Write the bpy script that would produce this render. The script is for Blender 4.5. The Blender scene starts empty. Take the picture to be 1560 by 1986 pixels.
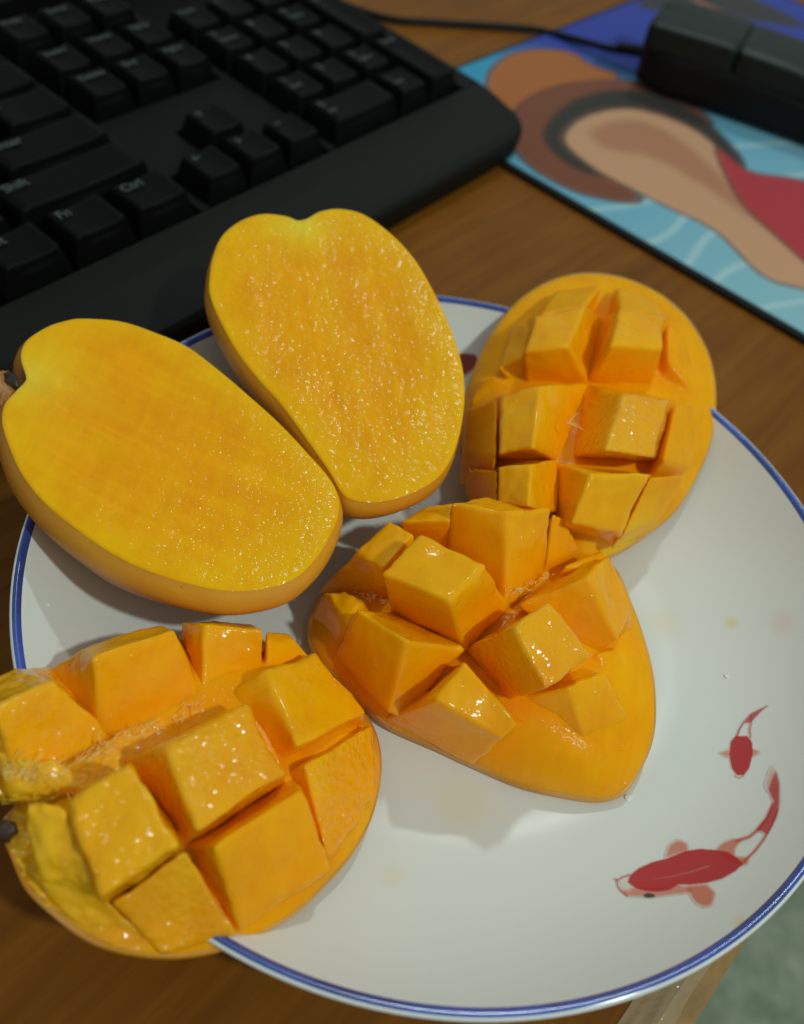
import bpy, math, random
import numpy as np
from mathutils import Vector, Matrix, noise
random.seed(4)
CM = 0.01
SC = bpy.context.scene
COL = SC.collection

# ------------------------------------------------------------------ camera
W0, H0 = 1560.0, 1986.0
FPX = 1736.97
CAMP = np.array([-1.3292, -12.7101, 19.0054])
EL, ROLL = 0.873510, 0.201391
_f = np.array([0, math.cos(EL), -math.sin(EL)]); _r0 = np.array([1.0, 0, 0]); _u0 = np.cross(_r0, _f)
CR = math.cos(ROLL)*_r0 + math.sin(ROLL)*_u0
CU = -math.sin(ROLL)*_r0 + math.cos(ROLL)*_u0
CF = _f
cam = bpy.data.cameras.new('camera'); camo = bpy.data.objects.new('camera', cam); COL.objects.link(camo)
M = Matrix(((CR[0], CU[0], -CF[0], CAMP[0]*CM), (CR[1], CU[1], -CF[1], CAMP[1]*CM), (CR[2], CU[2], -CF[2], CAMP[2]*CM), (0, 0, 0, 1)))
camo.matrix_world = M
cam.sensor_fit = 'VERTICAL'; cam.sensor_height = 24.0; cam.lens = FPX/H0*24.0
cam.clip_start = 0.005; cam.clip_end = 50
cam.dof.use_dof = True; cam.dof.focus_distance = 0.190; cam.dof.aperture_fstop = 7.2
SC.camera = camo

# ------------------------------------------------------------------ light
world = bpy.data.worlds.new('World'); SC.world = world; world.use_nodes = True
bg = world.node_tree.nodes['Background']
bg.inputs[0].default_value = (0.86, 1.0, 0.97, 1); bg.inputs[1].default_value = 0.30
SC.cycles.caustics_reflective = False; SC.cycles.caustics_refractive = False
def area(name, loc, target, size, power, color, shape='DISK', size_y=None):
    l = bpy.data.lights.new(name, 'AREA'); l.shape = shape; l.size = size*CM
    if size_y: l.size_y = size_y*CM
    l.energy = power; l.color = color
    o = bpy.data.objects.new(name, l); COL.objects.link(o)
    o.location = Vector(loc)*CM
    o.rotation_euler = (Vector(target)-Vector(loc)).to_track_quat('-Z', 'Y').to_euler()
    return o
area('ceiling_lamp', (76, -44, 118), (0, 0, 1), 8, 7.7, (0.90, 1.0, 0.93), 'ELLIPSE', 7)
area('far_lamp', (14, 70, 98), (0, 2, 1), 7, 2.3, (0.86, 1.0, 0.98), 'ELLIPSE', 6)
SC.view_settings.view_transform = 'Standard'; SC.view_settings.look = 'None'
SC.view_settings.exposure = 0.0; SC.view_settings.gamma = 1.0

# ------------------------------------------------------------------ helpers
def at(px, py, z):
    d = CF + CR*(px-W0/2)/FPX - CU*(py-H0/2)/FPX
    return CAMP + d*((z-CAMP[2])/d[2])
def at_plane(px, py, a, bx, by):            # plane z = a + bx*x + by*y
    d = CF + CR*(px-W0/2)/FPX - CU*(py-H0/2)/FPX
    t = (a + bx*CAMP[0] + by*CAMP[1] - CAMP[2])/(d[2] - bx*d[0] - by*d[1])
    return CAMP + d*t
def tag(o, label=None, cat=None, group=None, kind=None):
    if label: o['label'] = label
    if cat: o['category'] = cat
    if group: o['group'] = group
    if kind: o['kind'] = kind
    return o
def empty(name, loc=(0, 0, 0), rot=(0, 0, 0)):
    o = bpy.data.objects.new(name, None); COL.objects.link(o)
    o.empty_display_size = 0.01
    o.location = Vector(loc)*CM; o.rotation_euler = rot
    return o
def mesh(name, verts, faces, mat, parent=None, origin=(0, 0, 0), smooth=True, cols=None, loc=None, data=None):
    """verts in cm; origin is subtracted (cm)."""
    if data is None:
        v = (np.asarray(verts, float)-np.asarray(origin, float))*CM
        me = bpy.data.meshes.new(name); me.from_pydata([tuple(p) for p in v], [], [tuple(int(i) for i in f) for f in faces]); me.update()
        if smooth: me.polygons.foreach_set('use_smooth', [True]*len(me.polygons))
        if cols is not None:
            ca = me.color_attributes.new('Col', 'FLOAT_COLOR', 'POINT')
            a = np.ones((len(v), 4), np.float32); a[:, :3] = np.asarray(cols)[:, :3]
            ca.data.foreach_set('color', a.ravel())
        me.materials.append(mat)
    else: me = data
    o = bpy.data.objects.new(name, me); COL.objects.link(o)
    if parent is not None: o.parent = parent
    if loc is not None: o.location = Vector(loc)*CM
    return o
def smoothstep(a, b, x):
    t = np.clip((x-a)/(b-a), 0, 1); return t*t*(3-2*t)

# rounded box surface in [-1,1]^3, mapped trilinearly into 8 corners
_cache = {}
def unit_round(n, r):
    key = (n, round(r, 4))
    if key in _cache: return _cache[key]
    idx = {}; V = []; F = []
    e = [-1+2*i/n for i in range(n+1)]
    e = [math.copysign(abs(x)**0.75, x) for x in e]
    def vid(i, j, k):
        q = (i, j, k)
        if q not in idx: idx[q] = len(V); V.append((e[i], e[j], e[k]))
        return idx[q]
    for s in (0, n):
        for a in range(n):
            for b in range(n):
                q = [(s, a, b), (s, a+1, b), (s, a+1, b+1), (s, a, b+1)]
                F.append([vid(*p) for p in (q if s else q[::-1])])
                q = [(a, s, b), (a, s, b+1), (a+1, s, b+1), (a+1, s, b)]
                F.append([vid(*p) for p in (q if s else q[::-1])])
                q = [(a, b, s), (a+1, b, s), (a+1, b+1, s), (a, b+1, s)]
                F.append([vid(*p) for p in (q if s else q[::-1])])
    V = np.array(V)
    c = np.clip(V, -(1-r), 1-r); d = V-c; L = np.linalg.norm(d, axis=1, keepdims=True)
    R = c + d/np.maximum(L, 1e-9)*r*np.minimum(1, L/r*1.0)
    out = (c + np.where(L > 1e-9, d/np.maximum(L, 1e-9)*r, 0), F, V)
    _cache[key] = out; return out
def hexmap(V, T, B):
    """T,B: 4 world corners each (cyclic). x,y select the corner, z=1 -> T."""
    x = (V[:, 0]+1)/2; y = (V[:, 1]+1)/2; z = (V[:, 2]+1)/2
    w = [(1-x)*(1-y), x*(1-y), x*y, (1-x)*y]
    P = sum(w[i][:, None]*(z[:, None]*T[i] + (1-z)[:, None]*B[i]) for i in range(4))
    return P
def fix_winding(P, F):
    c = P.mean(0); s = 0
    for f in F[::7]:
        a, b, d = P[f[0]], P[f[1]], P[f[2]]
        s += np.dot(np.cross(b-a, d-a), (a+b+d)/3-c)
    return F if s > 0 else [f[::-1] for f in F]
def ncol(P, sc, amp, seed=0.0):
    return np.array([noise.noise(Vector((p[0]*sc+seed, p[1]*sc-seed, p[2]*sc+seed*.7))) for p in P])*amp

# ------------------------------------------------------------------ materials
def new_mat(name):
    m = bpy.data.materials.new(name); m.use_nodes = True
    nt = m.node_tree; return m, nt, nt.nodes['Principled BSDF']
def N(nt, t, **kw):
    n = nt.nodes.new(t)
    for k, v in kw.items():
        if k in n.inputs: n.inputs[k].default_value = v
        else: setattr(n, k, v)
    return n
def coords(nt, scale=(1, 1, 1), rot=(0, 0, 0)):
    tc = N(nt, 'ShaderNodeTexCoord'); mp = N(nt, 'ShaderNodeMapping')
    mp.inputs['Scale'].default_value = scale; mp.inputs['Rotation'].default_value = rot
    nt.links.new(tc.outputs['Object'], mp.inputs['Vector']); return mp
def add_noise(nt, mp, scale, detail=3, rough=.55):
    n = N(nt, 'ShaderNodeTexNoise'); n.inputs['Scale'].default_value = scale
    n.inputs['Detail'].default_value = detail; n.inputs['Roughness'].default_value = rough
    nt.links.new(mp.outputs[0], n.inputs['Vector']); return n
def ramp(nt, src, stops):
    r = N(nt, 'ShaderNodeValToRGB')
    el = r.color_ramp.elements
    el[0].position, el[0].color = stops[0][0], (*stops[0][1], 1)
    el[1].position, el[1].color = stops[-1][0], (*stops[-1][1], 1)
    for p, c in stops[1:-1]:
        e = el.new(p); e.color = (*c, 1)
    nt.links.new(src, r.inputs[0]); return r
def bump(nt, bsdf, srcs, main=None):
    prev = None
    for k_, (s, strength, dist) in enumerate(srcs):
        b = N(nt, 'ShaderNodeBump'); b.inputs['Strength'].default_value = abs(strength); b.invert = strength < 0; b.inputs['Distance'].default_value = dist
        nt.links.new(s, b.inputs['Height'])
        if prev: nt.links.new(prev.outputs[0], b.inputs['Normal'])
        prev = b
        if k_ == main: nt.links.new(prev.outputs[0], bsdf.inputs['Normal'])
    nt.links.new(prev.outputs[0], bsdf.inputs['Coat Normal'])
    if main is None: nt.links.new(prev.outputs[0], bsdf.inputs['Normal'])

def simple_mat(name, color, rough, spec=.5, nscale=0, var=.12, bstr=0, bscale=400, bdist=.0003, coat=0):
    m, nt, b = new_mat(name)
    b.inputs['Roughness'].default_value = rough; b.inputs['Specular IOR Level'].default_value = spec
    b.inputs['Coat Weight'].default_value = coat; b.inputs['Coat Roughness'].default_value = .15
    mp = coords(nt)
    if nscale:
        n = add_noise(nt, mp, nscale, 4)
        c = np.array(color)
        r = ramp(nt, n.outputs[0], [(.3, tuple(c*(1-var))), (.7, tuple(np.minimum(c*(1+var), 1)))])
        nt.links.new(r.outputs[0], b.inputs['Base Color'])
    else: b.inputs['Base Color'].default_value = (*color, 1)
    if bstr:
        n2 = add_noise(nt, mp, bscale, 3); bump(nt, b, [(n2.outputs[0], bstr, bdist)])
    return m

def flesh_mat(name, rough, fine, coarse, wet, sss, speck, fsc, vsc, dots=0.0, dsc=600, spec=.14, amp=1.0, gt=.40):
    """fruit flesh; colour comes from the vertex colours mottled by noise, wet speckled gloss"""
    m, nt, b = new_mat(name)
    att = N(nt, 'ShaderNodeAttribute'); att.attribute_name = 'Col'
    mp = coords(nt)
    n1 = add_noise(nt, mp, 90, 5, .6)
    r = ramp(nt, n1.outputs[0], [(.25, (.90, .80, .7)), (.5, (1, 1, 1)), (.8, (1.0, 1.12, 1.3))])
    mx = N(nt, 'ShaderNodeMix', data_type='RGBA', blend_type='MULTIPLY'); mx.inputs[0].default_value = .8
    nt.links.new(att.outputs['Color'], mx.inputs[6]); nt.links.new(r.outputs[0], mx.inputs[7])
    fs = N(nt, 'ShaderNodeMapping'); fs.inputs['Scale'].default_value = (1, .12, .35); fs.inputs['Rotation'].default_value = (.2, .1, .9); nt.links.new(mp.outputs[0], fs.inputs['Vector'])
    fb = add_noise(nt, fs, 420, 4, .6); rf = ramp(nt, fb.outputs[0], [(.38, (.95, .84, .7)), (.55, (1, 1, 1)), (.72, (1.04, 1.14, 1.3))])
    mf = N(nt, 'ShaderNodeMix', data_type='RGBA', blend_type='MULTIPLY'); mf.inputs[0].default_value = .30
    nt.links.new(mx.outputs[2], mf.inputs[6]); nt.links.new(rf.outputs[0], mf.inputs[7])
    nt.links.new(mf.outputs[2], b.inputs['Base Color'])
    b.inputs['Subsurface Weight'].default_value = sss
    b.inputs['Subsurface Radius'].default_value = (1.0, .35, .04); b.inputs['Subsurface Scale'].default_value = .0032
    b.inputs['Roughness'].default_value = rough
    b.inputs['Specular IOR Level'].default_value = spec
    b.inputs['Coat Weight'].default_value = wet; b.inputs['Coat Roughness'].default_value = .115; b.inputs['Coat IOR'].default_value = 1.33
    fn = add_noise(nt, mp, fsc, 2, .5); cn = add_noise(nt, mp, 160, 3, .5)
    vo = N(nt, 'ShaderNodeTexVoronoi'); vo.inputs['Scale'].default_value = vsc; vo.feature = 'SMOOTH_F1'
    nt.links.new(mp.outputs[0], vo.inputs['Vector'])
    vd = N(nt, 'ShaderNodeTexVoronoi'); vd.inputs['Scale'].default_value = dsc; nt.links.new(mp.outputs[0], vd.inputs['Vector'])
    rd = ramp(nt, vd.outputs['Distance'], [(.0, (1, 1, 1)), (.12, (.8, .8, .8)), (.30, (0, 0, 0))])
    gate = add_noise(nt, mp, 220, 3, .6); rg = ramp(nt, gate.outputs[0], [(gt, (0, 0, 0)), (gt+.15, (1, 1, 1))])
    mm = N(nt, 'ShaderNodeMath', operation='MULTIPLY'); nt.links.new(rd.outputs[0], mm.inputs[0]); nt.links.new(rg.outputs[0], mm.inputs[1])
    bump(nt, b, [(fb.outputs[0], .10, .0005), (cn.outputs[0], coarse, .0012), (vo.outputs['Distance'], -speck*.5, .0004), (fn.outputs[0], fine, .0003), (vo.outputs['Distance'], -speck, .0005*amp), (mm.outputs[0], dots, .0006*amp)], main=2)
    return m
M_FACE = flesh_mat('cut_flesh', .5, .40, .05, .45, .25, .20, 1100, 950, 1.0, 430, .04, 1.8, .47)
M_FACEW = flesh_mat('wet_pebbled_cut_flesh', .45, .40, .06, .45, .25, .32, 1000, 760, 1.0, 420, .05, 1.7, .44)
M_CUBE = flesh_mat('knife_cut_flesh', .45, .25, .20, .65, .28, .14, 700, 600, .8, 280, .05, 1.2)
M_BASE = flesh_mat('groove_flesh', .5, .5, .25, .22, .3, .15, 900, 700, .6, 340, .04)
M_BUMPY = flesh_mat('pebbled_wet_flesh', .38, .25, .10, 1.0, .3, .8, 900, 720, .8, 480, .10, 1.0)
M_WET = flesh_mat('streaky_wet_flesh', .38, .3, .25, 1.0, .3, .9, 800, 640, 1.0, 430, .10, 1.7)
M_TORN = flesh_mat('torn_fibrous_flesh', .36, .4, .5, 1.0, .3, .8, 900, 480, 1.0, 400, .12, 1.2)

def peel_mat():
    m, nt, b = new_mat('mango_peel')
    att = N(nt, 'ShaderNodeAttribute'); att.attribute_name = 'Col'
    mp = coords(nt); n1 = add_noise(nt, mp, 60, 5, .6)
    r = ramp(nt, n1.outputs[0], [(.3, (.86, .78, .6)), (.7, (1.05, 1.1, 1.2))])
    mx = N(nt, 'ShaderNodeMix', data_type='RGBA', blend_type='MULTIPLY'); mx.inputs[0].default_value = .8
    nt.links.new(att.outputs['Color'], mx.inputs[6]); nt.links.new(r.outputs[0], mx.inputs[7])
    vo = N(nt, 'ShaderNodeTexVoronoi'); vo.inputs['Scale'].default_value = 170; nt.links.new(mp.outputs[0], vo.inputs['Vector'])
    rs = ramp(nt, vo.outputs['Distance'], [(.02, (.35, .22, .12)), (.09, (1, 1, 1))])
    mx2 = N(nt, 'ShaderNodeMix', data_type='RGBA', blend_type='MULTIPLY'); mx2.inputs[0].default_value = .6
    nt.links.new(mx.outputs[2], mx2.inputs[6]); nt.links.new(rs.outputs[0], mx2.inputs[7])
    nt.links.new(mx2.outputs[2], b.inputs['Base Color'])
    b.inputs['Roughness'].default_value = .42; b.inputs['Subsurface Weight'].default_value = .15
    b.inputs['Subsurface Radius'].default_value = (1, .4, .08); b.inputs['Subsurface Scale'].default_value = .003
    n2 = add_noise(nt, mp, 500, 3); bump(nt, b, [(n2.outputs[0], .2, .0004)])
    return m
M_PEEL = peel_mat()

# ------------------------------------------------------------------ desk, floor
E0 = np.array([7.02, -7.0]); ED = np.array([0.56, 0.828]); ED /= np.linalg.norm(ED); EN = np.array([ED[1], -ED[0]])   # edge, outward normal
def wood_mat():
    m, nt, b = new_mat('brown_wood_laminate')
    a = math.atan2(ED[1], ED[0])
    mp = coords(nt, (1, 1, 1), (0, 0, -a))
    st = N(nt, 'ShaderNodeMapping'); st.inputs['Scale'].default_value = (6, 95, 1); nt.links.new(mp.outputs[0], st.inputs['Vector'])
    n1 = add_noise(nt, st, 1.6, 6, .65); n2 = add_noise(nt, mp, 14, 3)
    n3 = add_noise(nt, mp, 700, 2)
    r = ramp(nt, n1.outputs[0], [(.26, (.150, .046, .004)), (.5, (.205, .072, .006)), (.76, (.265, .100, .010))])
    r2 = ramp(nt, n2.outputs[0], [(.3, (.85, .82, .8)), (.7, (1.1, 1.1, 1.1))])
    mx = N(nt, 'ShaderNodeMix', data_type='RGBA', blend_type='MULTIPLY'); mx.inputs[0].default_value = 1
    nt.links.new(r.outputs[0], mx.inputs[6]); nt.links.new(r2.outputs[0], mx.inputs[7]); nt.links.new(mx.outputs[2], b.inputs['Base Color'])
    rr = N(nt, 'ShaderNodeMapRange'); rr.inputs['To Min'].default_value = .36; rr.inputs['To Max'].default_value = .55
    nt.links.new(n2.outputs[0], rr.inputs[0]); nt.links.new(rr.outputs[0], b.inputs['Roughness'])
    b.inputs['Specular IOR Level'].default_value = .12
    bump(nt, b, [(n1.outputs[0], .08, .0004), (n3.outputs[0], .12, .0002)])
    return m
M_WOOD = wood_mat()
def slab(name, s0, s1, n0, n1, z0, z1, mat, parent=None, kind=None, bev=.05):
    """box along the desk edge: s along ED, n along EN"""
    V, F, _ = unit_round(2, .999)
    cs = []
    for z in (z0, z1):
        for s, n in ((s0, n0), (s1, n0), (s1, n1), (s0, n1)):
            p = E0+ED*s+EN*n; cs.append((p[0], p[1], z))
    F = [(0, 3, 2, 1), (4, 5, 6, 7), (0, 1, 5, 4), (1, 2, 6, 5), (2, 3, 7, 6), (3, 0, 4, 7)]
    P = np.array(cs); o = mesh(name, P, fix_winding(P, F), mat, parent, smooth=False)
    if kind: o['kind'] = kind
    return o
slab('desk_top', -70, 110, -120, -.55, -2.5, 0, M_WOOD, kind='structure')
M_TRIM = simple_mat('tan_edge_trim', (.42, .24, .075), .5, nscale=60, var=.25, bstr=.4, bscale=150, bdist=.001)
tr = slab('edge_trim', -70, 110, -.547, .0, -2.5, .03, M_TRIM, kind='structure')
# clear tape along the trim
m, nt, b = new_mat('clear_tape'); M_TAPE = m
b.inputs['Base Color'].default_value = (.66, .52, .32, 1); b.inputs['Roughness'].default_value = .12; b.inputs['Alpha'].default_value = .42
b.inputs['Coat Weight'].default_value = .6
mp = coords(nt); bump(nt, b, [(add_noise(nt, mp, 260, 3).outputs[0], .5, .0015)])
def tape():
    ns, nn = 420, 16; P = []; F = []
    for i in range(ns+1):
        s = -9 + 13*i/ns
        for j in range(nn+1):
            n = -.30-.85*j/nn + .03*math.sin(s*2.1)
            q = E0+ED*s+EN*n
            t = j/nn
            h = .045 + .035*math.exp(-((t-.45-.04*math.sin(s*1.3))/.10)**2) + .028*math.exp(-((t-.72+.05*math.sin(s*.9+1))/.07)**2)
            h += .012*noise.noise(Vector((s*1.7, t*6, 3.1)))
            P.append((q[0], q[1], max(h, .036)))
    for i in range(ns):
        for j in range(nn):
            a = i*(nn+1)+j; F.append((a, a+nn+1, a+nn+2, a+1))
    P = np.array(P); o = mesh('tape_strip', P, F, M_TAPE)
    tag(o, 'wrinkled clear tape strip along the tan desk edge below the plate', 'tape')
tape()
def floor_mat():
    m, nt, b = new_mat('grey_green_terrazzo')
    mp = coords(nt); n = add_noise(nt, mp, 16, 7, .7); n2 = add_noise(nt, mp, 70, 4, .6)
    r = ramp(nt, n.outputs[0], [(.3, (.20, .25, .17)), (.5, (.34, .42, .30)), (.72, (.52, .58, .44))])
    r2 = ramp(nt, n2.outputs[0], [(.3, (.8, .8, .8)), (.7, (1.2, 1.15, 1.1))])
    mx = N(nt, 'ShaderNodeMix', data_type='RGBA', blend_type='MULTIPLY'); mx.inputs[0].default_value = 1
    nt.links.new(r.outputs[0], mx.inputs[6]); nt.links.new(r2.outputs[0], mx.inputs[7]); nt.links.new(mx.outputs[2], b.inputs['Base Color'])
    b.inputs['Roughness'].default_value = .55
    return m
g = 300
mesh('floor', [(-g, -g, -72), (g, -g, -72), (g, g, -72), (-g, g, -72)], [(0, 1, 2, 3)], floor_mat(), smooth=False)['kind'] = 'structure'

# ------------------------------------------------------------------ plate
PROF = [(r_, .60+2.16*(r_/9.34)**5.4) for r_ in (0, 1.5, 3, 4, 4.7, 5.4, 6, 6.5, 7, 7.4, 7.8, 8.15, 8.5, 8.8, 9.1, 9.34)]
_pr = np.array([p[0] for p in PROF]); _pz = np.array([p[1] for p in PROF])
def cr_interp(xs, ys, x):
    """smooth Catmull-Rom style interpolation"""
    x = np.asarray(x, float); m_ = np.gradient(ys, xs)
    i = np.clip(np.searchsorted(xs, x)-1, 0, len(xs)-2); h = xs[i+1]-xs[i]; t = np.clip((x-xs[i])/h, 0, 1)
    return (2*t**3-3*t**2+1)*ys[i]+(t**3-2*t**2+t)*h*m_[i]+(-2*t**3+3*t**2)*ys[i+1]+(t**3-t**2)*h*m_[i+1]
def plate_z(r): return float(cr_interp(_pr, _pz, min(r, 9.34)))
def at_plate(px, py, off=0.0):
    z = .8
    for _ in range(40):
        p = at(px, py, z); z = .5*z+.5*(plate_z(math.hypot(p[0], p[1]))+off)
    return at(px, py, z)
M_PORC = simple_mat('white_porcelain', (.74, .765, .735), .55, .10, nscale=20, var=.02, coat=.05)
def stains_and_reflection(m, spots):
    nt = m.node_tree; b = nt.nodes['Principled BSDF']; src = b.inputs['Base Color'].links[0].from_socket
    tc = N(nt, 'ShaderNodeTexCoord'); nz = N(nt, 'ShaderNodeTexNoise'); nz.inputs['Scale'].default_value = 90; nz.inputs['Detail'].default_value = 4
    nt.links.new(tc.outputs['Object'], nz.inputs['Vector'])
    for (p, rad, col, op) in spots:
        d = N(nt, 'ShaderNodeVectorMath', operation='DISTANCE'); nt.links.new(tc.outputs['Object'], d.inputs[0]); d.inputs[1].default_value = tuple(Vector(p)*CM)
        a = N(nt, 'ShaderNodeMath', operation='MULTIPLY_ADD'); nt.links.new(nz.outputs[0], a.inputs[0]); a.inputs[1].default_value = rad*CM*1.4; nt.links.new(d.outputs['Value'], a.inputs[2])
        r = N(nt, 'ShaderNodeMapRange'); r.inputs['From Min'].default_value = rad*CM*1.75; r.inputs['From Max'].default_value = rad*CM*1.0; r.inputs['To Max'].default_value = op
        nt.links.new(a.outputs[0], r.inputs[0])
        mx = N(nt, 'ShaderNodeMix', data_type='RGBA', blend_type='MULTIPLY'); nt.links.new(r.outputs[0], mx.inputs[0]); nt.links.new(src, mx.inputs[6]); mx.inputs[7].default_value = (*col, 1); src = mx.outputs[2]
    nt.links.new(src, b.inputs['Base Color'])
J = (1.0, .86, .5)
stains_and_reflection(M_PORC, [(at_plate(1518, 1205), .42, (1.0, .80, .80), .55), (at_plate(1285, 1212), .55, J, .35), (at_plate(1418, 1208), .22, J, .75), (at_plate(1445, 1790), .25, J, .7), (at_plate(890, 1560), .9, J, .3), (at_plate(1000, 1500), .5, J, .25),  # first spot is a pinkish reflection painted into the glaze colour; J spots are juice
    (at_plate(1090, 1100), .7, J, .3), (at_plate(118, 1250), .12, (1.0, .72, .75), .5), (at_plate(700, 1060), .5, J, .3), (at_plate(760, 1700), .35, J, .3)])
M_BLUE = simple_mat('cobalt_rim_glaze', (.035, .075, .34), .14, .5, nscale=60, var=.45, coat=.5)
def lathe(name, prof, mat, parent, n=256):
    P = []; F = []
    for r, z in prof:
        for k in range(n):
            a = 2*math.pi*k/n; P.append((r*math.cos(a), r*math.sin(a), z))
    for i in range(len(prof)-1):
        for k in range(n):
            a = i*n+k; b2 = i*n+(k+1) % n; F.append((a, b2, b2+n, a+n))
    return mesh(name, P, F, mat, parent)
plate = empty('plate'); tag(plate, 'white porcelain plate with blue rim and red koi holding the cut mango', 'plate')
top = [(max(r, .001), float(cr_interp(_pr, _pz, r))) for r in np.concatenate([np.linspace(0, 4, 8), np.linspace(4.2, 9.30, 46)])]
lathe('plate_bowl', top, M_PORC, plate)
zb = float(cr_interp(_pr, _pz, 9.30))
band = [(9.30, zb), (9.335, 2.755), (9.38, 2.80), (9.44, 2.808), (9.465, 2.80)]
lathe('rim_band', band, M_BLUE, plate)
under = [(9.465, 2.80), (9.505, 2.785), (9.525, 2.74), (9.50, 2.66), (9.42, 2.45), (9.2, 2.02), (8.9, 1.55), (8.4, 1.1), (7.8, .78), (7.0, .52), (6.0, .34), (5.45, .28), (5.38, .02), (5.2, .0), (5.05, .02), (5.0, .3), (0.001, .33)]
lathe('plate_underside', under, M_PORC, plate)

# painted koi: glaze decals that follow the bowl
def inpoly(P, x, y):
    c = False; j = len(P)-1
    for i in range(len(P)):
        xi, yi = P[i]; xj, yj = P[j]
        if (yi > y) != (yj > y) and x < (xj-xi)*(y-yi)/(yj-yi)+xi: c = not c
        j = i
    return c
def polymask(P, X, Y):
    out = np.zeros(X.shape, bool); j = len(P)-1
    for i in range(len(P)):
        xi, yi = P[i]; xj, yj = P[j]
        if yi != yj:
            out ^= ((yi > Y) != (yj > Y)) & (X < (xj-xi)*(Y-yi)/(yj-yi)+xi)
        j = i
    return out
def blur(A, k):
    for _ in range(2):
        for ax in (0, 1):
            s = np.zeros_like(A)
            for d in range(-k, k+1): s += np.roll(A, d, ax)
            A = s/(2*k+1)
    return A
def strokemask(pts, w0, w1, X, Y):
    out = np.zeros(X.shape)
    n = len(pts)-1
    for i in range(n):
        (x0, y0), (x1, y1) = pts[i], pts[i+1]
        dx, dy = x1-x0, y1-y0; t = np.clip(((X-x0)*dx+(Y-y0)*dy)/(dx*dx+dy*dy), 0, 1)
        d = np.hypot(X-x0-t*dx, Y-y0-t*dy); w = w0+(w1-w0)*(i+t)/n
        out = np.maximum(out, np.clip((w/2-d)/3+.5, 0, 1))
    return out
m, nt, b = new_mat('koi_glaze'); M_KOI = m
att = N(nt, 'ShaderNodeAttribute'); att.attribute_name = 'Col'; nt.links.new(att.outputs['Color'], b.inputs['Base Color'])
b.inputs['Roughness'].default_value = .34; b.inputs['Specular IOR Level'].default_value = .22
RED = np.array([.50, .030, .035]); ORG = np.array([.62, .13, .055]); WHT = np.array([.74, .765, .735])
def decal(name, box, layers, step=3.2, label=None):
    xs = np.arange(box[0], box[2], step); ys = np.arange(box[1], box[3], step)
    X, Y = np.meshgrid(xs, ys); C = np.tile(WHT, X.shape+(1,)).astype(float); A = np.zeros(X.shape)
    for kind, data, col, op, k in layers:
        if kind == 'p': m_ = polymask(data, X, Y).astype(float)
        else: m_ = strokemask(data[0], data[1], data[2], X, Y)
        if k: m_ = blur(m_, k)
        m_ = m_*op; C = C*(1-m_[..., None])+np.array(col)*m_[..., None]; A = np.maximum(A, m_)
    A2 = np.maximum.reduce([A, np.roll(A, 1, 0), np.roll(A, -1, 0), np.roll(A, 1, 1), np.roll(A, -1, 1)])
    idx = -np.ones(X.shape, int); P = []; cc = []; F = []
    keep = A > .10
    for i in range(len(ys)):
        for j in range(len(xs)):
            if keep[i, j]:
                idx[i, j] = len(P); P.append((X[i, j], Y[i, j])); cc.append(C[i, j])
    PX = np.array(P); D = CF+CR*((1060+PX[:, :1]/2.896-W0/2)/FPX)-CU*((1300+PX[:, 1:]/2.896-H0/2)/FPX); zz = np.full(len(PX), .8)
    for _ in range(40):
        Q = CAMP+D*((zz-CAMP[2])/D[:, 2])[:, None]; zz = .5*zz+.5*(cr_interp(_pr, _pz, np.minimum(np.hypot(Q[:, 0], Q[:, 1]), 9.34))+.010)
    P = CAMP+D*((zz-CAMP[2])/D[:, 2])[:, None]
    for i in range(len(ys)-1):
        for j in range(len(xs)-1):
            q = (idx[i, j], idx[i+1, j], idx[i+1, j+1], idx[i, j+1])
            if min(q) >= 0: F.append(q)
    o = mesh(name, np.array(P), F, M_KOI, plate, cols=np.array(cc))
    if label: o['label'] = label
big = [
 ('p', [(665,1055),(690,980),(740,950),(790,970),(800,1015)], ORG, .8, 3),
 ('p', [(780,1210),(900,1200),(950,1250),(930,1320),(880,1330),(830,1300)], ORG, .85, 3),
 ('p', [(950,1008),(990,970),(1050,945),(1100,950),(1060,1000),(1060,1045),(1140,1050),(1130,1090),(1090,1100),(1000,1060)], ORG, .8, 2),
 ('s', ([(1070,958),(1140,935),(1190,895),(1240,830),(1272,750)], 20, 14), ORG*.9, .9, 1),
 ('s', ([(1110,1075),(1175,1010),(1220,950),(1265,870),(1300,780)], 16, 14), ORG*.85, .9, 1),
 ('p', [(1170,900),(1230,830),(1275,740),(1245,670),(1262,620),(1290,560),(1312,640),(1312,740),(1292,830),(1240,925),(1205,905)], RED, .9, 2),
 ('p', [(1228,640),(1262,530),(1295,580),(1280,640),(1240,690)], ORG, .45, 4),
 ('p', [(480,1222),(740,1205),(830,1225),(800,1252),(700,1262),(600,1276),(450,1268),(415,1235)], ORG, .75, 2),
 ('s', ([(380,1172),(402,1178),(430,1162),(465,1150)], 9, 12), RED, .8, 1),
 ('s', ([(395,1178),(402,1215),(425,1245),(455,1268)], 12, 10), RED, .75, 1),
 ('p', [(415,1185),(450,1172),(462,1225),(480,1245),(440,1235)], (.72,.62,.52), .8, 2),
 ('p', [(455,1190),(470,1150),(520,1110),(600,1075),(680,1055),(780,1015),(860,1002),(950,1008),(1020,1020),(1080,1060),(1110,1085),(1060,1130),(990,1170),(900,1195),(800,1205),(740,1205),(690,1235),(620,1245),(560,1240),(500,1225)], RED, .97, 1),
 ('s', ([(600,1172),(700,1160),(800,1135),(910,1100)], 3, 7), (.62,.25,.2), .6, 1),
 ('p', [(545,1262),(570,1250),(605,1258),(612,1272),(575,1280),(548,1274)], (.05,.05,.04), .95, 1)]
decal('koi_painting', (360, 500, 1340, 1360), big, 2.8, 'larger red koi painted near the blue rim')
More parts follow.
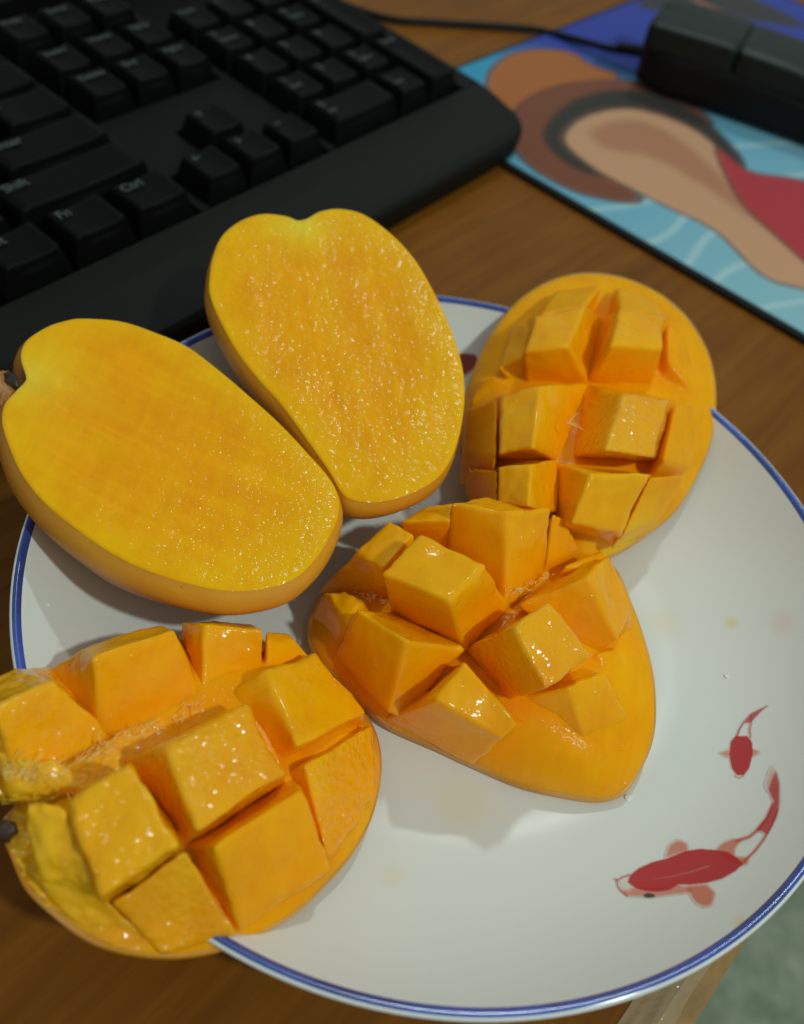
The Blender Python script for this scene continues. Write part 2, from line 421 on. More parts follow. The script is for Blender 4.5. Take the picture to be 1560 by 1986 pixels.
small = [
 ('s', ([(1068,375),(1085,330),(1110,290),(1150,245),(1245,198)], 14, 5), RED, .85, 1),
 ('s', ([(1145,375),(1142,330),(1150,295),(1150,262)], 14, 10), ORG, .8, 1),
 ('p', [(1108,298),(1150,245),(1245,198),(1200,238),(1147,295)], RED, .85, 1),
 ('p', [(1028,445),(965,465),(1028,495)], ORG, .7, 2),
 ('p', [(1150,435),(1205,460),(1150,492)], ORG, .7, 2),
 ('p', [(1025,470),(1035,400),(1060,370),(1130,370),(1155,400),(1160,470),(1140,550),(1110,590),(1070,590),(1040,550)], RED, .97, 1),
 ('s', ([(1060,592),(1080,604),(1108,594)], 8, 8), ORG, .7, 1)]
decal('koi_painting', (940, 170, 1270, 630), small, 2.6, 'smaller red koi painted above the larger one')

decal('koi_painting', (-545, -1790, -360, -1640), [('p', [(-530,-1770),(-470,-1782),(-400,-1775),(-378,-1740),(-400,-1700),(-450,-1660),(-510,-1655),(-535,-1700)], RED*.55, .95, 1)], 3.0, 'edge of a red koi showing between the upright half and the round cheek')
# ------------------------------------------------------------------ mango pieces
YEL = np.array([.97, .475, .001]); ORA = np.array([.98, .375, .0008]); PAL = np.array([.97, .575, .015]); DEEP = np.array([.94, .32, .0008])
def resample(pts, n):
    p = np.asarray(pts, float); q = np.vstack([p, p[:1]])
    # closed Catmull-Rom
    out = []; L = len(p)
    for i in range(L):
        p0, p1, p2, p3 = p[i-1], p[i], p[(i+1) % L], p[(i+2) % L]
        for k in range(12):
            t = k/12
            out.append(.5*((2*p1)+(-p0+p2)*t+(2*p0-5*p1+4*p2-p3)*t*t+(-p0+3*p1-3*p2+p3)*t**3))
    out = np.array(out); c = np.vstack([out, out[:1]])
    s = np.concatenate([[0], np.cumsum(np.linalg.norm(np.diff(c, axis=0), axis=1))])
    u = np.linspace(0, s[-1], n, endpoint=False)
    return np.stack([np.interp(u, s, c[:, d]) for d in range(c.shape[1])], 1)

def half_mango(px, plane, depth, label, cat_group, notch, tip, seed, tilt=(0, 0), center_px=None, wet=None, flare=.03):
    out2 = resample(px, 220)
    R = np.array([at_plane(x, y, *plane) for x, y in out2])
    cx = np.mean([p[0] for p in px]) if center_px is None else center_px[0]
    cy = np.mean([p[1] for p in px]) if center_px is None else center_px[1]
    C = at_plane(cx, cy, *plane)
    nrm = np.array([-plane[1], -plane[2], 1.0]); nrm /= np.linalg.norm(nrm)
    n = len(R); root = empty('mango_half', (C[0], C[1], .6)); tag(root, label, 'mango', cat_group); O = (C[0], C[1], .6)
    NP = at_plane(*notch, *plane); TP = at_plane(*tip, *plane)
    # cut face
    rings = 46; P = []; col = []; F = []
    for k in range(rings):
        s = 1-(k/rings)**1.15
        for i in range(n):
            p = C+(R[i]-C)*s
            e = 1-s
            h = -.035*max(0, 1-e/.022)**2                        # rounded lip
            h += -.07*smoothstep(.12, .6, e)                    # the middle dips slightly
            q = p+nrm*h
            q = q+nrm*(.035*noise.noise(Vector((p[0]*.9+seed, p[1]*.9, 0)))+.012*noise.noise(Vector((p[0]*4, p[1]*4, seed))))*min(1, e*10)
            P.append(q)
    P.append(C+nrm*-.07)
    for k in range(rings-1):
        for i in range(n):
            a = k*n+i; b2 = k*n+(i+1) % n; F.append((a, b2, b2+n, a+n))
    for i in range(n): F.append(((rings-1)*n+i, (rings-1)*n+(i+1) % n, len(P)-1))
    P = np.array(P); ax = TP-NP; La = np.linalg.norm(ax); ax = ax/La; sd = np.cross(nrm, ax)
    for idx, p in enumerate(P):
        e = 1-(1-((idx//n)/rings)**1.15) if idx < len(P)-1 else 1
        u = np.dot(p-NP, ax)/La; v = np.dot(p-NP, sd)
        dn = np.linalg.norm(p-NP)
        f = noise.noise(Vector((u*6*.35+seed, v*2.2, seed)))
        g1 = smoothstep(.0, .45, e+.08*f)*.85
        c = YEL*(1-g1)+ORA*g1
        st = .5+.5*math.sin(v*5.5+2*noise.noise(Vector((u*2, v*.8, seed+4))))
        c = c*(1-.25*st*g1)+(YEL*1.0)*(.25*st*g1)
        fl = noise.noise(Vector((u*1.6+seed, v*4.2+1.5*math.sin(u*2.2), 11)))+.6*noise.noise(Vector((u*3+seed, v*9, 5)))
        c = c*(1-.22*max(0, fl)*g1)+DEEP*(.22*max(0, fl)*g1)+YEL*(.14*max(0, -fl)*g1)
        dp = smoothstep(.15, .55, noise.noise(Vector((p[0]*.5+seed*2, p[1]*.5, 7)))+.1)*g1
        c = c*(1-.3*dp)+DEEP*(.3*dp)
        gn = math.exp(-(dn/1.15)**2)
        c = c*(1-.8*gn)+PAL*(.8*gn)
        gn = math.exp(-(dn/.5)**2); c = c*(1-.6*gn)+np.array([.84, .66, .05])*(.6*gn)
        col.append(c)
    F = [f[::-1] for f in F] if np.dot(np.cross(P[F[0][1]]-P[F[0][0]], P[F[0][3]]-P[F[0][0]]), nrm) < 0 else F
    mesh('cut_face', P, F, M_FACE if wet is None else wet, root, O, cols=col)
    # peel
    kk = 30; P = []; col = []; F = []; down = np.array([tilt[0], tilt[1], -1.0])
    for k in range(kk+1):
        a = math.pi/2*(k/kk)
        rs = math.cos(a)**.86*(1+flare*math.sin(min(1, k/kk*4)*math.pi)) if k else 1.0
        dz = depth*math.sin(a)
        for i in range(n):
            base = C+(R[i]-C)*max(rs, .003)
            q = base + down*dz - nrm*.03
            if k == 0: q = C+(R[i]-C)*.997 - nrm*.045
            q = q + (q-C)*.006*noise.noise(Vector((q[0]*.8, q[1]*.8, q[2]*.8+seed)))*min(1, k/3)
            P.append(q)
            t = k/kk; u = np.dot(R[i]-NP, ax)/La
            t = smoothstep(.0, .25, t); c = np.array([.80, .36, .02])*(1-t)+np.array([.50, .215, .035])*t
            if u < .45: w_ = min(1, (.45-u)*1.5); c = c*(1-w_)+np.array([.44, .13, .012])*w_
            dn = np.linalg.norm(q-NP)
            g2 = math.exp(-(dn/.55)**2); c = c*(1-g2)+np.array([.05, .02, .012])*g2
            col.append(c)
    for k in range(kk):
        for i in range(n):
            a = k*n+i; b2 = k*n+(i+1) % n; F.append((a, b2, b2+n, a+n))
    P = np.array(P); 
    for i in range(n): pass
    F = fix_winding(P, F)
    mesh('peel', P, F, M_PEEL, root, O, cols=col)
    return root, C, nrm, NP, O

Z4 = lambda pts: [(x/1.6957, 380+y/1.6957) for x, y in pts]
faceA = Z4([(75,560),(68,530),(72,500),(95,465),(160,425),(215,408),(270,400),(400,410),(520,450),(620,495),(720,570),(820,655),(920,745),(1010,840),(1080,920),(1112,980),(1115,1040),(1090,1110),(1040,1190),(970,1255),(880,1287),(760,1297),(640,1278),(500,1235),(380,1180),(260,1100),(150,1010),(70,910),(22,800),(6,735),(16,680),(55,635),(84,605),(84,585)])
planeA = (3.55, -.055, .02)
rA, CA, nA, NPA, OA = half_mango(faceA, planeA, 2.55, 'mango half with flat cut face at far left, dark stem scar showing', 'mango halves with uncut flesh', Z4([(95,600)])[0], Z4([(1100,1060)])[0], 1.3, (-.24, -.16), flare=.06)
faceB = Z4([(690,260),(700,200),(730,130),(790,80),(860,57),(920,60),(955,68),(980,78),(1010,72),(1055,48),(1120,40),(1200,60),(1290,125),(1360,200),(1410,280),(1460,380),(1500,480),(1525,580),(1528,680),(1510,790),(1475,880),(1420,940),(1330,985),(1240,1005),(1170,1000),(1125,975),(1080,900),(1010,800),(930,690),(850,600),(780,510),(720,400),(690,320)])
planeB = (3.45, -.02, .17)
rB, CB, nB, NPB, OB = half_mango(faceB, planeB, 2.5, 'mango half with pebbled cut face, propped up in front of the keyboard', 'mango halves with uncut flesh', Z4([(985,95)])[0], Z4([(1200,990)])[0], 6.1, (-.16, -.05), wet=M_FACEW)

# stem scar on A: dark bark-like nub
def blob(name, c, rad, mat, parent, O, col, seed=0, n=10, lump=.3, squash=(1, 1, 1)):
    V, F, _ = unit_round(n, .999)
    U = V/np.linalg.norm(V, axis=1, keepdims=True)
    P = np.array([np.array(c)+u*np.array(squash)*rad*(1+lump*noise.noise(Vector(u*1.7)+Vector((seed, seed, 0)))+.12*noise.noise(Vector(u*6)+Vector((seed, 0, 0)))) for u in U])
    return mesh(name, P, fix_winding(P, F), mat, parent, O, cols=np.tile(col, (len(P), 1)))
p = at(30, 742, 3.62); blob('stem_scar', p, .26, M_PEEL, rA, OA, (.035, .018, .010), 3, squash=(1.2, 1, .9))
p = at(-8, 772, 3.35); blob('stem_shoulder', p, .62, M_PEEL, rA, OA, (.42, .17, .035), 8, n=14, squash=(1, 1.1, .8))
p = at(728, 994, 1.55); blob('blossom_scar', at(727, 993, 2.05), .07, M_PEEL, rB, OB, (.05, .02, .01), 5, n=6)

# ---- hedgehog-cut cheeks
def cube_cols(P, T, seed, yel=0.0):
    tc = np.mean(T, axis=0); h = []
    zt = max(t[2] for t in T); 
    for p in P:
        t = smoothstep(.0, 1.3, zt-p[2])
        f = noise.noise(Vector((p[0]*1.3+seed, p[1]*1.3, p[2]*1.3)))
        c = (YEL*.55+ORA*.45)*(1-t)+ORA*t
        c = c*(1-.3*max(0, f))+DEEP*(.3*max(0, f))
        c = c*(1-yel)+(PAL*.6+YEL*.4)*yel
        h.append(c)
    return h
class Hedgehog:
    def __init__(s, label, conv, adj, center, outline, zc, seed, label_group, power=2.6):
        s.conv, s.adj, s.seed, s.k = conv, adj, seed, 0
        W = [s.w(*p) for p in outline]; R = resample(W, 200); C = s.w(*center, zc); s.C = C
        s.O = (C[0], C[1], .6); s.root = empty('mango_hedgehog', s.O); tag(s.root, label, 'mango', label_group)
        n = len(R); rings = 40; P = []; F = []; col = []
        for k in range(rings+1):
            q = 1-k/rings; 
            for i in range(n):
                p = C+(R[i]-C)*q
                p[2] = R[i][2]+(C[2]-R[i][2])*(1-q**power)
                p[2] += .05*noise.noise(Vector((p[0]*1.1+seed, p[1]*1.1, seed)))*min(1, (1-q)*8)
                P.append(p)
                t = smoothstep(.0, .3, 1-q); f = noise.noise(Vector((p[0]*.8+seed, p[1]*.8, 2)))
                c = np.array([.84, .345, .035])*(1-t)+(ORA*.6+DEEP*.4)*t
                col.append(c*(1-.15*max(0, f)))
        for k in range(rings):
            for i in range(n):
                a = k*n+i; b2 = k*n+(i+1) % n; F.append((a, b2, b2+n, a+n))
        P = np.array(P)
        sgn = np.cross(P[F[0][1]]-P[F[0][0]], P[F[0][3]]-P[F[0][0]])[2]
        if sgn < 0: F = [f[::-1] for f in F]
        # closed body (dome + underside) kept for the later merge with the uncut margin lumps
        b0 = len(P); Bt = P[:n].copy(); Bt[:, :2] = C[:2]+(Bt[:, :2]-C[:2])*.9; Bt[:, 2] -= .5
        PB = np.vstack([P, Bt, [Bt.mean(0)]]); F2 = list(F)
        for i in range(n):
            j = (i+1) % n; a = (i, b0+i, b0+j, j); F2.append(a); F2.append((b0+i, b0+n, b0+j))
        s.parts = [(PB, F2)]
        # peel wraps the lower edge and turns under
        P = []; F = []; col = []
        pr = [(.965, -.03), (.992, .012), (1.004, -.03), (1.006, -.12), (.995, -.22), (.97, -.34), (.92, -.46), (.84, -.55), (.7, -.6), (.4, -.62), (.01, -.62)]
        for (q, dz) in pr:
            for i in range(n):
                p = C+(R[i]-C)*q; lo = max(.64, R[i][2]+dz)
                P.append((p[0], p[1], max(R[i][2]+dz, .0)+0.0)); col.append(np.array([.68, .31, .05])+.08*noise.noise(Vector((p[0], p[1], seed))))
        for k in range(len(pr)-1):
            for i in range(n):
                a = k*n+i; b2 = k*n+(i+1) % n; F.append((a, b2, b2+n, a+n))
        P = np.array(P); mesh('peel', P, fix_winding(P, F), M_PEEL, s.root, s.O, cols=col)
    def w(s, x, y, z):
        px, py = s.conv(x, y); return at(px, py, z+(s.adj(x, y) if s.adj else 0))
    def lump(s, T, B=None, drop=1.2, r=.2, n=10):
        s.k += 1; T = [s.w(*p) for p in T]
        if B is None:
            B = []
            for t in T:
                q = t.copy(); q[2] -= drop; q[:2] = q[:2]*.94+s.C[:2]*.06; B.append(q)
        else: B = [s.w(*p) for p in B]
        V, F, _ = unit_round(n, r); P = hexmap(V, T, B); s.parts.append((P, fix_winding(P, F)))
    def finish(s, voxel=.05, smooth=8, yel=None, rag=0):
        V = []; F = []; o = 0
        for P, f in s.parts:
            V += [tuple(p) for p in P]; F += [tuple(i+o for i in q) for q in f]; o += len(P)
        me = bpy.data.meshes.new('m'); me.from_pydata(V, [], F)
        import bmesh
        bm = bmesh.new(); bm.from_mesh(me); bmesh.ops.recalc_face_normals(bm, faces=bm.faces); bm.to_mesh(me); bm.free()
        ob = bpy.data.objects.new('m', me); COL.objects.link(ob)
        md = ob.modifiers.new('r', 'REMESH'); md.mode = 'VOXEL'; md.voxel_size = voxel
        ms = ob.modifiers.new('s', 'SMOOTH'); ms.iterations = smooth; ms.factor = .5
        bpy.context.view_layer.update()
        m2 = bpy.data.meshes.new_from_object(ob.evaluated_get(bpy.context.evaluated_depsgraph_get()))
        P = np.empty(len(m2.vertices)*3, np.float32); m2.vertices.foreach_get('co', P); P = P.reshape(-1, 3).astype(float)
        bpy.data.objects.remove(ob)
        rad = np.linalg.norm((P-s.C)[:, :2], axis=1); t = smoothstep(1.5, 3.6, rad)
        x = P; f = np.sin(x[:, 0]*2.1+s.seed)*np.sin(x[:, 1]*1.7+s.seed*2)*np.sin(x[:, 2]*2+x[:, 0])
        low = smoothstep(.9, .35, P[:, 2]-.0) if False else 0
        c = ((ORA*.4+DEEP*.6)*(1-t[:, None])+(ORA*.8+YEL*.2)*t[:, None])*(1-.06*f[:, None])
        e = smoothstep(1.5, .9, P[:, 2]-.15*f)[:, None]*.5; c = c*(1-e)+np.array([.80, .36, .045])*e
        if yel is not None:
            yc = s.w(*yel[:3]); w_ = np.exp(-((np.linalg.norm(P-yc, axis=1)/yel[3])**2))[:, None]; c = c*(1-.9*w_)+PAL*.9*w_
            if rag:
                for i in np.nonzero(w_[:, 0] > .12)[0]:
                    p = Vector(P[i]); a_ = float(w_[i, 0])*rag
                    P[i, 2] += a_*(noise.noise(Vector((p.x*1.2, p.y*3.5, 3)))+.6*noise.noise(Vector((p.x*4, p.y*9, 1)))+.35*noise.noise(p*9)); c[i] *= 1+.12*noise.noise(p*5)
        P2 = (P-np.array(s.O))*CM; m2.vertices.foreach_set('co', P2.astype(np.float32).ravel())
        ca = m2.color_attributes.new('Col', 'FLOAT_COLOR', 'POINT'); a = np.ones((len(P), 4), np.float32); a[:, :3] = np.clip(c, 0, 1); ca.data.foreach_set('color', a.ravel())
        m2.polygons.foreach_set('use_smooth', [True]*len(m2.polygons)); m2.materials.clear(); m2.materials.append(M_BASE); m2.update()
        if rag:
            m2.materials.append(M_TORN); mi = [1 if w_[p.vertices[0], 0] > .2 else 0 for p in m2.polygons]; m2.polygons.foreach_set('material_index', mi)
        o = bpy.data.objects.new('flesh_base', m2); COL.objects.link(o); o.parent = s.root; s.body = o
    def cube(s, T, B=None, drop=1.2, mat=None, r=.09, yel=0.0, n=14, name='flesh_cube', rough=.042, label=None):
        s.k += 1
        T = [s.w(*p) for p in T]
        if B is None:
            B = []
            for t in T:
                q = t.copy(); q[2] -= drop; q[:2] = q[:2]*.94+s.C[:2]*.06; B.append(q)
        else:
            B = [s.w(*p) for p in B]
            bc = np.mean(B, axis=0); B = [b_+(b_-bc)*.09*np.array([1, 1, 0])+(b_-t_)*.22 for b_, t_ in zip(B, T)]
        V, F, V0 = unit_round(n, r)
        P = hexmap(V, T, B)
        c0 = P.mean(0); sd = s.seed*3+s.k*1.7
        for i in range(len(P)):
            d = P[i]-c0; L = np.linalg.norm(d)+1e-6
            P[i] = P[i]+d/L*(rough*1.6*noise.noise(Vector((P[i][0]*1.6+sd, P[i][1]*1.6, P[i][2]*1.6)))+rough*.8*noise.noise(Vector((P[i][0]*5, P[i][1]*5+sd, P[i][2]*5))))
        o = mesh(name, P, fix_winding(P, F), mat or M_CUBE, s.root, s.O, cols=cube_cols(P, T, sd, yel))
        if label: o['label'] = label
        return o

# mango C, in the middle of the plate
hC = Hedgehog('central scored mango cheek turned inside out, its bare tip pointing to the lower right',
    lambda x, y: (580+x/2.1667, 940+y/2.1667), None, (690, 700),
    [(40,600,1.1),(48,670,1.1),(90,740,1.05),(150,800,1.0),(230,890,1.0),(300,950,.98),(370,1005,.96),(460,1050,.95),(600,1110,.95),(750,1180,.95),(950,1265,.95),(1150,1310,1.0),(1260,1324,1.05),(1330,1312,1.1),(1385,1275,1.2),(1440,1190,1.3),(1485,1080,1.4),(1500,960,1.5),(1490,800,1.5),(1450,640,1.5),(1400,500,1.5),(1330,350,1.5),(1210,285,1.3),(1050,230,1.0),(850,190,1.0),(600,210,1.0),(400,280,1.0),(200,370,1.1),(105,450,1.2),(60,520,1.15)],
    2.3, 2.2, 'mango cheeks scored into cubes and turned inside out', 3.6)
q = hC.cube
q([(510,205,4.1),(785,335,4.3),(635,490,4.4),(345,375,4.1)], [(590,360,2.6),(855,485,2.9),(682,665,2.7),(390,515,2.5)])
q([(640,78,3.9),(790,50,3.5),(1065,100,3.7),(880,118,4.1)], [(640,300,2.4),(830,250,1.8),(1025,338,2.5),(866,445,2.8)])
q([(425,158,3.0),(525,92,3.0),(645,76,3.3),(640,150,3.5)], [(470,250,2.0),(560,200,1.2),(650,240,2.0),(620,290,2.2)])
hC.lump([(1067,104,3.5),(1110,132,3.1),(1193,268,2.2),(1040,336,2.5)], drop=1.0)
q([(240,285,3.0),(385,150,3.2),(475,212,3.4),(352,350,3.4)], [(115,430,1.5),(300,250,1.4),(500,330,2.4),(365,450,2.4)])
q([(110,445,2.1),(195,440,2.4),(272,480,2.5),(205,600,2.4)], [(50,580,1.0),(120,480,1.1),(330,560,2.0),(150,730,1.2)], r=.3)
q([(240,526,3.1),(455,656,3.5),(372,960,1.6),(150,718,1.5)], [(390,545,2.3),(648,680,3.0),(425,965,1.5),(210,740,1.0)])
q([(692,742,3.3),(915,1005,2.8),(850,1062,2.6),(568,903,3.1)], [(705,765,2.2),(935,1010,1.8),(745,1155,1.2),(400,975,1.3)])
q([(1050,492,4.2),(1230,718,3.6),(1042,862,3.8),(900,598,4.3)], [(1000,540,2.6),(1140,760,2.2),(905,885,2.4),(735,678,2.7)], mat=M_BUMPY)
q([(1215,385,3.4),(1305,292,2.9),(1392,520,2.2),(1342,658,2.4)], [(985,490,2.7),(1150,360,2.3),(1400,640,1.4),(1232,700,2.0)])
hC.lump([(1110,340,2.7),(1275,268,2.5),(1308,300,2.5),(1190,352,2.7)], drop=.6, r=.2, n=8)
q([(1130,850,2.9),(1287,792,2.6),(1385,985,1.8),(1215,1130,1.7)], [(945,895,2.2),(1180,770,2.1),(1420,960,1.1),(1175,1140,1.4)])
hC.lump([(1245,705,2.3),(1345,672,2.2),(1440,900,1.5),(1375,955,1.6)], drop=.8, r=.2)
hC.lump([(925,925,2.3),(1165,1145,1.6),(1010,1190,1.15),(865,1085,1.6)], drop=.8, r=.25)

hC.finish()
# mango E, upper right
hE = Hedgehog('round scored mango cheek at the upper right, leaning on the rim',
    lambda x, y: (860+x/2.7857, 500+y/2.7857), None, (690, 1000),
    [(90,960,2.0),(105,800,2.2),(150,640,2.4),(220,480,2.6),(300,350,2.8),(400,235,2.9),(520,150,3.0),(640,100,3.05),(760,80,3.1),(900,88,3.1),(1050,130,3.1),(1200,210,3.1),(1320,320,3.05),(1400,440,3.0),(1450,560,2.9),(1475,720,2.8),(1465,900,2.6),(1430,1050,2.3),(1350,1220,1.9),(1250,1370,1.6),(1100,1490,1.4),(920,1600,1.2),(700,1660,1.1),(450,1580,1.1),(250,1420,1.3),(150,1250,1.5),(105,1100,1.8)],
    3.2, 5.1, 'mango cheeks scored into cubes and turned inside out', 4.5)
q = hE.cube
q([(500,318,4.3),(765,262,4.5),(672,480,4.6),(432,508,4.3)], [(470,330,3.0),(850,330,3.2),(777,662,3.2),(455,682,3.0)])
q([(955,272,4.5),(1185,318,4.3),(1190,492,4.3),(905,474,4.7)], [(860,340,3.3),(1210,320,3.0),(1108,692,3.0),(795,655,3.2)])
hE.lump([(600,170,3.5),(865,140,3.5),(770,262,4.45),(510,308,4.3)], drop=1.0, r=.2)
hE.lump([(930,145,3.5),(1160,230,3.4),(1188,318,4.25),(955,272,4.45)], drop=1.0, r=.2)
q([(375,372,3.5),(485,372,3.9),(440,520,3.6),(300,600,3.3)], [(350,430,2.6),(500,420,3.0),(455,682,3.0),(385,680,2.9)])
hE.lump([(270,622,3.2),(385,692,3.1),(140,785,2.6),(175,700,2.7)], drop=.7, r=.2, n=10)
hE.lump([(1215,330,3.9),(1330,480,3.3),(1400,770,3.0),(1215,560,3.6)], drop=.9, r=.25)
q([(310,745,4.0),(528,688,4.5),(485,1025,4.5),(302,1062,3.9)], [(310,760,2.8),(738,690,3.4),(600,1072,3.3),(300,1080,2.7)])
hE.lump([(130,800,3.0),(296,748,3.8),(292,1068,3.7),(95,1085,2.4)], drop=1.2, r=.16)
q([(970,740,4.5),(1215,768,4.3),(1132,1075,4.2),(872,1042,4.5)], [(800,700,3.3),(1240,780,3.2),(1150,1090,3.1),(730,1062,3.3)], mat=M_BUMPY)
hE.lump([(1258,776,4.0),(1425,800,3.2),(1335,1138,2.9),(1190,1090,3.9)], drop=1.0, r=.16)
q([(300,1130,3.9),(477,1118,4.3),(460,1345,4.1),(300,1330,3.5)], [(300,1140,2.7),(605,1092,3.3),(580,1360,3.1),(300,1350,2.6)])
hE.lump([(110,1125,2.5),(296,1132,3.7),(295,1322,3.3),(190,1310,2.2)], drop=1.0, r=.16)
q([(800,1165,4.2),(1112,1170,3.9),(960,1480,2.9),(690,1440,3.4)], [(622,1112,3.2),(1120,1180,2.8),(940,1550,1.5),(600,1450,2.4)], yel=.35)
hE.lump([(1125,1172,3.8),(1318,1160,3.0),(1185,1395,2.3),(975,1485,2.8)], drop=1.0, r=.16)

hE.finish(yel=(900, 1560, 1.6, 1.5))
# mango D, lower left, lying over the rim
def adjD(x, y): return .9*(.9*(800-x)/800+.6*(y-700)/700)
hD = Hedgehog('scored mango cheek at the lower left, torn yellow end over the blue rim',
    lambda x, y: (x/2.0526, 1180+y/2.0526), adjD, (700, 760),
    [(2,868,2.1),(45,990,2.1),(100,1110,2.1),(200,1210,2.1),(330,1308,2.1),(450,1358,2.1),(600,1384,2.1),(740,1384,2.1),(870,1360,2.1),(980,1322,2.1),(1080,1270,2.1),(1200,1190,2.05),(1300,1090,2.0),(1400,975,2.0),(1470,850,2.0),(1508,720,2.0),(1518,600,2.0),(1495,490,1.9),(1440,400,1.7),(1300,280,1.5),(1100,190,1.4),(850,150,1.4),(620,150,1.5),(400,200,1.6),(200,230,1.8),(40,270,2.0),(-120,350,2.2),(-210,500,2.4),(-190,660,2.4),(-60,735,2.3),(45,752,2.2),(70,775,2.2),(35,810,2.2)],
    2.85, 8.4, 'mango cheeks scored into cubes and turned inside out', 4.5)
q = hD.cube
q([(-120,330,3.2),(60,238,3.1),(212,285,3.9),(-20,400,4.0)], [(-150,480,2.4),(200,250,2.4),(395,470,3.0),(60,640,3.0)], yel=.35, mat=M_TORN)
q([(330,160,3.4),(640,60,3.4),(700,85,4.1),(368,195,4.2)], [(215,240,2.5),(720,140,2.4),(790,355,3.1),(405,442,3.1)])
q([(720,55,3.2),(980,55,3.2),(1045,88,3.8),(820,62,3.9)], [(720,120,2.4),(1050,140,2.2),(1030,250,2.9),(805,352,3.1)])
hD.lump([(1060,82,3.5),(1150,90,3.1),(1240,190,2.8),(1060,225,3.2)], drop=1.2, r=.16)
q([(1060,240,4.0),(1255,180,3.5),(1462,412,3.3),(1185,550,4.0)], [(870,372,3.0),(1200,220,2.2),(1440,470,2.2),(1110,605,3.0)])
q([(655,545,4.5),(990,375,4.3),(1125,655,4.3),(785,893,4.5)], [(535,600,3.2),(900,410,3.2),(1120,700,3.0),(738,930,3.1)], mat=M_BUMPY)
q([(280,760,4.0),(515,625,4.4),(718,938,4.3),(390,1150,3.5)], [(205,800,2.9),(520,650,3.2),(740,950,3.1),(420,1165,2.6)], mat=M_WET, yel=.25, r=.12, rough=.06)
q([(850,950,4.2),(1205,720,4.1),(1312,1035,2.8),(958,1288,2.4)], [(752,930,3.1),(1160,680,3.0),(1300,1060,1.9),(912,1290,1.9)])
q([(740,962,4.0),(942,1300,2.4),(640,1368,2.25),(440,1168,2.9)], drop=1.0, mat=M_WET, yel=.15)
q([(1215,622,3.9),(1480,470,3.1),(1497,740,2.5),(1305,1005,2.6)], [(1120,670,2.9),(1460,480,2.0),(1450,760,1.7),(1290,1010,1.7)], mat=M_WET)
# torn pale flesh at the stem end
q([(90,780,3.4),(260,770,3.8),(400,1130,3.2),(150,1080,2.6)], drop=1.1, mat=M_TORN, yel=.8, r=.35, rough=.10, n=22, name='torn_flesh')
q([(120,1020,2.7),(390,1120,3.0),(620,1330,2.25),(250,1225,2.2)], drop=.9, mat=M_TORN, yel=.6, r=.35, rough=.08, n=22, name='torn_flesh')
q([(-60,560,3.2),(240,600,3.3),(300,720,3.2),(20,735,2.6)], drop=1.0, mat=M_TORN, yel=.75, r=.35, rough=.10, n=20, name='torn_flesh')
p = hD.w(28, 885, 2.35); blob('stem_scar', p, .17, M_PEEL, hD.root, hD.O, (.05, .022, .012), 9)

hD.finish(yel=(80, 860, 2.6, 2.3), rag=.12)
# fibres: fine strands in the grooves and torn rims
def strands(h, segs, name, count, spread, rad=.012, col=(.95, .72, .22), lift=.15, L=.45):
    P = []; F = []; cc = []
    for (x0, y0, z0, x1, y1, z1) in segs:
        A, Bp = h.w(x0, y0, z0), h.w(x1, y1, z1)
        for _ in range(count):
            t = random.random(); p = A+(Bp-A)*t+np.array([random.gauss(0, spread), random.gauss(0, spread), 0])
            d = (Bp-A)/np.linalg.norm(Bp-A); d = d*random.uniform(.4, 1)+np.array([random.gauss(0, .5), random.gauss(0, .5), random.uniform(-.1, .5)])
            d /= np.linalg.norm(d); side = np.cross(d, [0, 0, 1]); side /= np.linalg.norm(side)+1e-6; up = np.cross(side, d)
            l = L*random.uniform(.4, 1.2); bend = random.uniform(-.3, .3); r = rad*random.uniform(.6, 1.3); base = len(P)
            for k in range(5):
                u = k/4; c = p+d*l*u+side*bend*l*u*u+np.array([0, 0, lift*u*(1-u)])
                rr = r*(1-.7*u)
                for a in range(4):
                    an = a*math.pi/2; P.append(c+side*rr*math.cos(an)+up*rr*math.sin(an)); cc.append(col)
            for k in range(4):
                for a in range(4):
                    i = base+k*4+a; j = base+k*4+(a+1) % 4; F.append((i, j, j+4, i+4))
    mesh(name, np.array(P), F, M_TORN, h.root, h.O, cols=cc)['kind'] = 'stuff'
strands(hC, [(870,470,2.85,1050,380,2.6),(250,450,2.3,380,500,2.5)], 'groove_fibres', 40, .05, .012, L=.12, lift=.03)
strands(hD, [(230,640,3.25,800,380,3.2),(0,640,3.2,250,660,3.2)], 'groove_fibres', 70, .09, .012, L=.2, lift=.03)
strands(hE, [(680,1080,3.45,720,1330,3.3)], 'groove_fibres', 24, .05, .010, L=.18, lift=.03)
strands(hE, [(650,880,4.15,700,900,4.2)], 'long_fibre', 3, .02, .02, L=.6, lift=.06)

strands(hD, [(20,740,2.5,260,800,3.2),(0,600,3.3,280,690,3.2)], 'torn_shreds', 34, .10, .013, L=.2, lift=.02, col=(.95, .66, .06))
